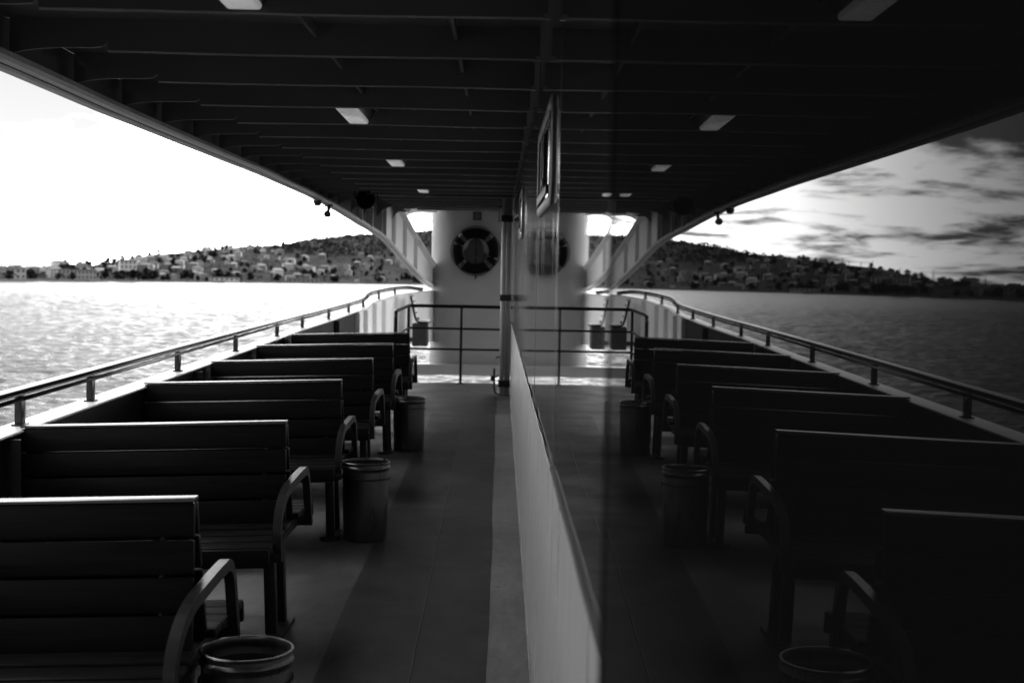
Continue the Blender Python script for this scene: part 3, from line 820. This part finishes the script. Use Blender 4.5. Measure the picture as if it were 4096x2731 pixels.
# ------------------------------------------------------------------ sea
import numpy as np
def sea_mesh():
    rng = np.random.default_rng(5)
    na, nr = 560, 1500
    ang = np.tan(np.linspace(math.atan(-.80), math.atan(.14), na))
    r = 34 * (1500 / 34.) ** np.linspace(0, 1, nr)
    Y, Aa = np.meshgrid(r, ang, indexing='ij'); X = Y * Aa
    dr = np.gradient(r)[:, None] * np.ones_like(X)
    Z = np.zeros_like(X)
    for k in range(70):
        lam = 0.45 * (5 / .45) ** rng.random(); th = rng.normal(2.0, .75); ph = rng.uniform(0, 6.28)
        amp = .0056 * lam ** .85
        kx, ky = 2 * math.pi / lam * math.cos(th), 2 * math.pi / lam * math.sin(th)
        fade = np.clip((lam / (2.2 * dr) - 1), 0, 1)
        w = np.sin(kx * X + ky * Y + ph + .6 * np.sin(X / (lam * 5) + k) + .5 * np.sin(Y / (lam * 7) + 2 * k))
        Z += amp * fade * (w + .35 * w * w - .17)
    co_ = np.stack([X, Y, Z + SEA], -1).reshape(-1, 3)
    idx = np.arange(na * nr).reshape(nr, na)
    q = np.stack([idx[:-1, :-1], idx[:-1, 1:], idx[1:, 1:], idx[1:, :-1]], -1).reshape(-1, 4)
    me = bpy.data.meshes.new('sea')
    me.vertices.add(len(co_)); me.vertices.foreach_set('co', co_.ravel().astype('f'))
    me.loops.add(q.size); me.loops.foreach_set('vertex_index', q.ravel().astype('i'))
    me.polygons.add(len(q)); me.polygons.foreach_set('loop_start', np.arange(0, q.size, 4).astype('i'))
    me.update(); me.validate(); me.polygons.foreach_set('use_smooth', [True] * len(q))
    me.materials.append(M['water'])
    o = bpy.data.objects.new('sea', me); C.objects.link(o); return o
structure(sea_mesh())
b = MB()
b.add([(-9000, -2000, SEA - .9), (9000, -2000, SEA - .9), (9000, 9000, SEA - .9), (-9000, 9000, SEA - .9)], [(0, 1, 2, 3)])
structure(b.build('open_sea', M['water']))

# ------------------------------------------------------------------ far shore
F = 3005.0
def shore(a):
    # tan(direction) -> forward distance of the waterline
    return max(500, 790 + (a + .386) / .32 * 660) if a < .2 else 2000
sky_tab = [(-400, 640), (-100, 633), (0, 622), (120, 609), (230, 602), (340, 580), (480, 569), (580, 558), (640, 559), (690, 547), (760, 539), (840, 532), (985, 524), (1100, 520), (1400, 540), (1800, 600)]
def ridge(a):
    u = a * F + 1146; v = lerp(sky_tab, u) + 6
    vp = v - .019 * (u - 1176)
    return max(2.0, CAMZ + (645 - vp) / F * shore(a) * 1.55)
def terr(a, r):
    """ground height at direction a, r = 1 at the water, 1.55 at the ridge"""
    t = min(1, max(0, (r - 1.01) / .54)); R = ridge(a)
    h = SEA + 1.2 + (R - SEA - 1.2) * (t ** 1.15 if t < 1 else 1)
    if r > 1.55: h -= (r - 1.55) * 60
    return h + 1.5 * math.sin(a * 70 + r * 17) * t * (1 - t) * 3
def P(a, r, dz=0): y = shore(a) * r; return (a * y, y, terr(a, r) + dz)
b = MB()
A = frange(-.62, .22, 120)
b.strip([[(a * shore(a) * .998, shore(a) * .998, SEA - 1)] + [P(a, r) for r in [1.0] + frange(1.01, 1.55, 24) + [1.7, 2.0]] for a in A], True)
structure(b.build('hillside', M['earth']))
b = MB()
b.solid_strip([(a * shore(a) * .997, shore(a) * .997, SEA) for a in A], [(-1, -1), (3, -1), (3, 1.5), (-1, 1.5)])
structure(b.build('quay', M['quay']))

# trees: leaf-clump crowns
def crown(mb, c, r, h, n, seed, tall=False):
    rnd = random.Random(seed)
    for _ in range(n):
        th = rnd.uniform(0, 2 * math.pi); u = rnd.random() ** .5; z = rnd.random()
        w = math.sin(math.pi * min(1, .12 + .88 * z)) ** .6 if not tall else (1 - z) ** .7
        w *= 0.75 + .35 * math.sin(3 * th + seed + 5 * z)
        p = Vector((c[0] + r * w * u * math.cos(th), c[1] + r * w * u * math.sin(th), c[2] + h * z))
        s = r * rnd.uniform(.16, .34)
        q = Euler((rnd.uniform(-.9, .9), rnd.uniform(-.9, .9), rnd.uniform(0, 6))).to_matrix()
        vs = [p + q @ Vector((math.cos(t) * s, math.sin(t) * s * .8, 0)) for t in (0, 1.25, 2.5, 3.8, 5.0)]
        mb.add(vs, [(0, 1, 2, 3, 4)])
def tree_mesh(kind, seed):
    b = MB()
    b.tube([(0, 0, -1), (.1, 0, 1.5), (0, .1, 4)], [.4, .3, .15], 6)
    nt = len(b.f)
    if kind == 'tall': crown(b, (0, 0, 1), 1.7, 11, 120, seed, True)
    else:
        crown(b, (0, 0, 1.6), 4.2, 6.5, 130, seed)
        crown(b, (1.8, .5, 2.2), 2.4, 4.2, 40, seed + 3)
    o = b.build('tree', [M['leaf_a' if seed % 2 else 'leaf_b'], M['earth']])
    return o
protos = [tree_mesh('round', 1), tree_mesh('round', 2), tree_mesh('round', 3), tree_mesh('tall', 5), tree_mesh('round', 4)]
tnames = ['round_tree', 'round_tree', 'round_tree', 'cypress_tree', 'round_tree']
used = set()
rnd = random.Random(21)
def dens_forest(a, r):
    u = a * F + 1146; t = (r - 1) / .55
    return u > 610 and t > .50 + max(0, (760 - u)) / 500.
def put_tree(k, loc, s, label, group):
    o = protos[k] if k not in used else protos[k].copy()
    if k in used: C.objects.link(o)
    used.add(k)
    o.name = tnames[k]
    o.location = loc; o.scale = (s * rnd.uniform(.85, 1.25), s * rnd.uniform(.85, 1.25), s * rnd.uniform(.8, 1.1)); o.rotation_euler = (0, 0, rnd.uniform(0, 6.28))
    tag(o, label, 'tree', group)
    return o
nt = 0
# along the crest
for i in range(70):
    a = rnd.uniform(-.52, -.17)
    k = rnd.choice([0, 1, 2, 0, 4, 3]); put_tree(k, P(a, rnd.uniform(1.5, 1.56), -1), rnd.uniform(.6, 1.05), 'dark tree on the crest of the far hillside against the sky' if k != 3 else 'slim dark tree on the crest of the far hillside', 'trees on the hill crest' if k != 3 else 'slim trees on the hill crest')
for i in range(290):
    a = rnd.uniform(-.48, -.02); r = 1.03 + .46 * rnd.random() ** 1.1
    if dens_forest(a, r): continue
    k = rnd.choice([0, 1, 2, 4, 0, 2, 3])
    put_tree(k, P(a, r, -.5), rnd.uniform(.45, .95), 'dark leafy tree among the houses of the far hillside' if k != 3 else 'slim tree among the houses of the far hillside', 'trees among the far houses' if k != 3 else 'slim trees among the far houses')
for i in range(75):
    a = rnd.uniform(-.46, -.03)
    k = rnd.choice([0, 1, 2, 0, 0]); put_tree(k, P(a, rnd.uniform(1.008, 1.05), -.5), rnd.uniform(.5, 1.25), 'dark tree standing at the far waterfront', 'trees along the far waterfront')
# forest on the upper slope: one mass
b = MB(); n = 0
while n < 1500:
    a = rnd.uniform(-.185, .05); r = rnd.uniform(1.25, 1.58)
    if not dens_forest(a, r): continue
    p = P(a, r, -2); s = rnd.uniform(3, 6.5)
    crown(b, p, s, s * 1.2, 14, n); n += 1
f = b.build('forest', M['forest']); f['kind'] = 'stuff'

# bushes and gardens between the houses, read as one mass
b = MB(); n = 0
while n < 2300:
    a = rnd.uniform(-.50, .02); r = 1.012 + .5 * rnd.random()
    if dens_forest(a, r) or math.sin(a * 60 + r * 25) + math.sin(a * 143 - r * 40) < -.6: n += .2; continue
    p = P(a, r, -.8); s_ = rnd.uniform(1.3, 3.4)
    crown(b, p, s_, s_ * 1.1, 9, int(n * 7)); n += 1
f = b.build('undergrowth', M['leaf_b']); f['kind'] = 'stuff'

# houses
def house_mesh(w, d, h, rh, wm, rm, hip=True):
    b = MB(); b.box((0, 0, h / 2 - 2), (w, d, h + 4))
    o = b.build('house', wm)
    b = MB(); e = .5; w2, d2 = w / 2 + e, d / 2 + e; k = w2 * (.45 if hip else 1)
    vs = [(-w2, -d2, h), (w2, -d2, h), (w2, d2, h), (-w2, d2, h), (-w2 + (k if hip else 0), 0, h + rh), (w2 - (k if hip else 0), 0, h + rh),
          (-w2, -d2, h - .25), (w2, -d2, h - .25), (w2, d2, h - .25), (-w2, d2, h - .25)]
    b.add(vs, [(0, 1, 5, 4), (2, 3, 4, 5), (1, 2, 5), (3, 0, 4), (6, 7, 1, 0), (7, 8, 2, 1), (8, 9, 3, 2), (9, 6, 0, 3), (9, 8, 7, 6)])
    b.build('roof', rm, o)
    nw = max(2, int(w / 3.2)); fl = max(1, int(h / 3))
    for fi in range(fl):
        for wi in range(nw):
            b = MB(); b.box((-w / 2 + (wi + .5) * w / nw, -d / 2 - .02, 1.6 + fi * 3), (1.3, .12, 1.5)); b.build('window', M['pane'], o)
    return o
kinds = [(11, 9, 6.5, 2.6, 'wall_a', 'roof_a', True, 'pale house with a dark hipped roof'),
         (14, 10, 9.2, 2.8, 'wall_a', 'roof_b', True, 'three storey pale house with a light roof'),
         (9, 8, 6.2, 3.0, 'wall_b', 'roof_a', False, 'grey house with a dark gabled roof'),
         (17, 11, 9.4, 1.6, 'wall_c', 'roof_b', True, 'broad white apartment house with a low roof'),
         (12, 9, 6.3, 2.4, 'wall_b', 'roof_b', True, 'grey house with a pale hipped roof')]
hp = [house_mesh(*k[:4], M[k[4]], M[k[5]], k[6]) for k in kinds]
hu = [False] * len(hp)
def put_house(k, loc, s, rz, label, group):
    if hu[k]: o = copy_tree(hp[k])
    else: o = hp[k]; hu[k] = True
    o.location = loc; o.scale = (s, s, s); o.rotation_euler = (0, 0, rz)
    if group: tag(o, label, 'house', group)
    else: tag(o, label, 'house')
    return o
zones = [(1.02, 1.10, 'by the far waterfront', 52), (1.10, 1.28, 'on the lower far hillside', 120), (1.28, 1.50, 'high on the far hillside', 110)]
for r0, r1, zl, cnt in zones:
    n = 0; tries = 0
    while n < cnt and tries < 3000:
        tries += 1
        a = rnd.uniform(-.46, -.02); r = rnd.uniform(r0, r1)
        if dens_forest(a, r): continue
        k = rnd.choice([0, 1, 2, 3, 4, 0, 4]); facing = math.atan2(a, -1) + math.pi + rnd.uniform(-.5, .5)
        put_house(k, P(a, r, .2), rnd.uniform(.36, .72), -math.atan(a) + rnd.uniform(-.5, .5), 'far off ' + kinds[k][7] + ' ' + zl, kinds[k][7] + 's ' + zl)
        n += 1
# larger waterfront buildings
def big(name, a, r, w, d, h, wm, label, roof=True, fl=2, nw=8):
    p = P(a, r, 0); e = MB(); e.box((0, 0, h / 2 - 2), (w, d, h + 4)); o = e.build(name, wm)
    o.location = p; o.rotation_euler = (0, 0, -math.atan(a) + .1); tag(o, label, 'building')
    e = MB(); e.box((0, 0, h + .25), (w + 1, d + 1, .5)); e.build('roof', M['roof_b'], o)
    for fi in range(fl):
        for wi in range(nw):
            e = MB(); e.box((-w / 2 + (wi + .5) * w / nw, -d / 2 - .02, (fi + .55) * h / fl), (w / nw * .45, .12, h / fl * .5)); e.build('window', M['pane'], o)
def A_(u): return (u - 1146) / F
big('apartment_building', A_(294), 1.05, 13, 10, 15, M['wall_c'], 'tall white block standing right behind the far waterfront', fl=4, nw=4)
big('long_building', A_(178), 1.012, 26, 9, 7, M['wall_a'], 'long two storey building with rows of windows on the far shore', fl=2, nw=10)
big('boathouse', A_(497), 1.006, 38, 8, 3.2, M['wall_c'], 'low long white boathouse at the far waterline', fl=1, nw=9)
big('pavilion', A_(700), 1.006, 34, 8, 3.5, M['wall_b'], 'low grey waterfront pavilion nearest the bow', fl=1, nw=8)
big('villa', A_(30), 1.02, 16, 10, 7, M['wall_a'], 'pale flat roofed villa at the left end of the far shore', fl=2, nw=5)

# ------------------------------------------------------------------ world and sun
SUN_EL = math.radians(48); SUN_AZ = math.radians(-24)      # azimuth from +y towards +x
w = bpy.data.worlds.new('World'); bpy.context.scene.world = w; w.use_nodes = True
nt = w.node_tree; bg = nt.nodes['Background']; bg.inputs['Strength'].default_value = 0.12
N = nt.nodes.new; Lk = nt.links.new
sky = N('ShaderNodeTexSky'); sky.sky_type = 'NISHITA'; sky.sun_disc = False
sky.sun_elevation = SUN_EL; sky.sun_rotation = SUN_AZ
bwn = N('ShaderNodeRGBToBW'); Lk(sky.outputs['Color'], bwn.inputs['Color'])
tc = N('ShaderNodeTexCoord'); sep = N('ShaderNodeSeparateXYZ'); Lk(tc.outputs['Generated'], sep.inputs[0])
def mth(op, a, b=None, clamp=False):
    n = N('ShaderNodeMath'); n.operation = op; n.use_clamp = clamp
    for i, q in enumerate((a, b)):
        if q is None: continue
        if isinstance(q, (int, float)): n.inputs[i].default_value = q
        else: Lk(q, n.inputs[i])
    return n.outputs[0]
zz = mth('ADD', mth('MAXIMUM', sep.outputs['Z'], 0.0), 0.14)
cx = mth('DIVIDE', sep.outputs['X'], zz); cy = mth('DIVIDE', sep.outputs['Y'], zz)
cmb = N('ShaderNodeCombineXYZ'); Lk(cx, cmb.inputs[0]); Lk(cy, cmb.inputs[1])
def noise(sc, det, ofs, dist=.3):
    mp = N('ShaderNodeMapping'); mp.inputs['Location'].default_value = ofs; Lk(cmb.outputs[0], mp.inputs['Vector'])
    n = N('ShaderNodeTexNoise'); n.inputs['Scale'].default_value = sc; n.inputs['Detail'].default_value = det
    n.inputs['Roughness'].default_value = .58; n.inputs['Distortion'].default_value = dist; Lk(mp.outputs[0], n.inputs['Vector']); return n.outputs['Fac']
n1 = noise(1.9, 12, (3.1, 1.7, 0), .5); n2 = noise(.5, 4, (8.3, 2.2, 0))
cov = N('ShaderNodeMapRange'); cov.interpolation_type = 'SMOOTHSTEP'
n3 = noise(5.5, 8, (1.3, 5.2, 0), .4)
ddx = mth('ADD', cx, 1.75); ddy = mth('ADD', cy, -3.2)
dist = mth('SQRT', mth('ADD', mth('MULTIPLY', ddx, ddx), mth('MULTIPLY', ddy, ddy)))
bank = N('ShaderNodeMapRange'); bank.interpolation_type = 'SMOOTHSTEP'; Lk(dist, bank.inputs['Value'])
bank.inputs['From Min'].default_value = .35; bank.inputs['From Max'].default_value = 1.25; bank.inputs['To Min'].default_value = -.13; bank.inputs['To Max'].default_value = .02
Lk(mth('ADD', mth('ADD', mth('ADD', mth('MULTIPLY', n1, .5), mth('MULTIPLY', n2, .22)), mth('MULTIPLY', n3, .28)), bank.outputs['Result']), cov.inputs['Value'])
cov.inputs['From Min'].default_value = .425; cov.inputs['From Max'].default_value = .555
low = N('ShaderNodeMapRange'); Lk(sep.outputs['Z'], low.inputs['Value'])
low.inputs['From Min'].default_value = .02; low.inputs['From Max'].default_value = .22; low.inputs['To Min'].default_value = 1.0; low.inputs['To Max'].default_value = .62
CLOUD_HI, CLOUD_LO = 100.0, 7.0
cl = N('ShaderNodeMapRange'); Lk(cov.outputs['Result'], cl.inputs['Value']); cl.inputs['To Min'].default_value = CLOUD_LO; cl.inputs['To Max'].default_value = CLOUD_HI
fwd = N('ShaderNodeMapRange'); Lk(sep.outputs['Y'], fwd.inputs['Value'])
fwd.inputs['From Min'].default_value = -.45; fwd.inputs['From Max'].default_value = .2; fwd.inputs['To Min'].default_value = .16; fwd.inputs['To Max'].default_value = 1.0
tot = mth('MULTIPLY', mth('ADD', mth('MULTIPLY', cl.outputs['Result'], low.outputs['Result']), mth('MULTIPLY', bwn.outputs[0], .25)), fwd.outputs['Result'])
Lk(tot, bg.inputs['Color'])

sd = bpy.data.lights.new('sun', 'SUN'); sd.energy = 1.5; sd.angle = math.radians(10); sd.color = (1, 1, 1)
so = bpy.data.objects.new('sun', sd); C.objects.link(so)
dirv = Vector((math.sin(SUN_AZ) * math.cos(SUN_EL), math.cos(SUN_AZ) * math.cos(SUN_EL), math.sin(SUN_EL)))
so.rotation_euler = dirv.to_track_quat('Z', 'Y').to_euler(); so.location = (-4, 20, 30)

# ------------------------------------------------------------------ camera
cd = bpy.data.cameras.new('camera'); co = bpy.data.objects.new('camera', cd); C.objects.link(co)
cd.sensor_width = 36; cd.lens = 46; cd.clip_start = .01; cd.clip_end = 12000
pitch = math.atan(139 / F); yaw = math.atan(30 / F)
R = Matrix.Rotation(-yaw, 4, 'Z') @ Matrix.Rotation(math.pi / 2 - pitch, 4, 'X') @ Matrix.Rotation(.019, 4, 'Z')
co.matrix_world = Matrix.Translation((0, 0, CAMZ)) @ R
cd.dof.use_dof = True; cd.dof.focus_distance = 5.4; cd.dof.aperture_fstop = 4.5
sc = bpy.context.scene
sc.camera = co
sc.view_settings.view_transform = 'Standard'; sc.view_settings.look = 'None'
sc.view_settings.exposure = 0.0; sc.view_settings.gamma = 1.0
try:
    sc.cycles.max_bounces = 8; sc.cycles.glossy_bounces = 5; sc.cycles.caustics_reflective = True; sc.cycles.sample_clamp_indirect = 6
except Exception: pass
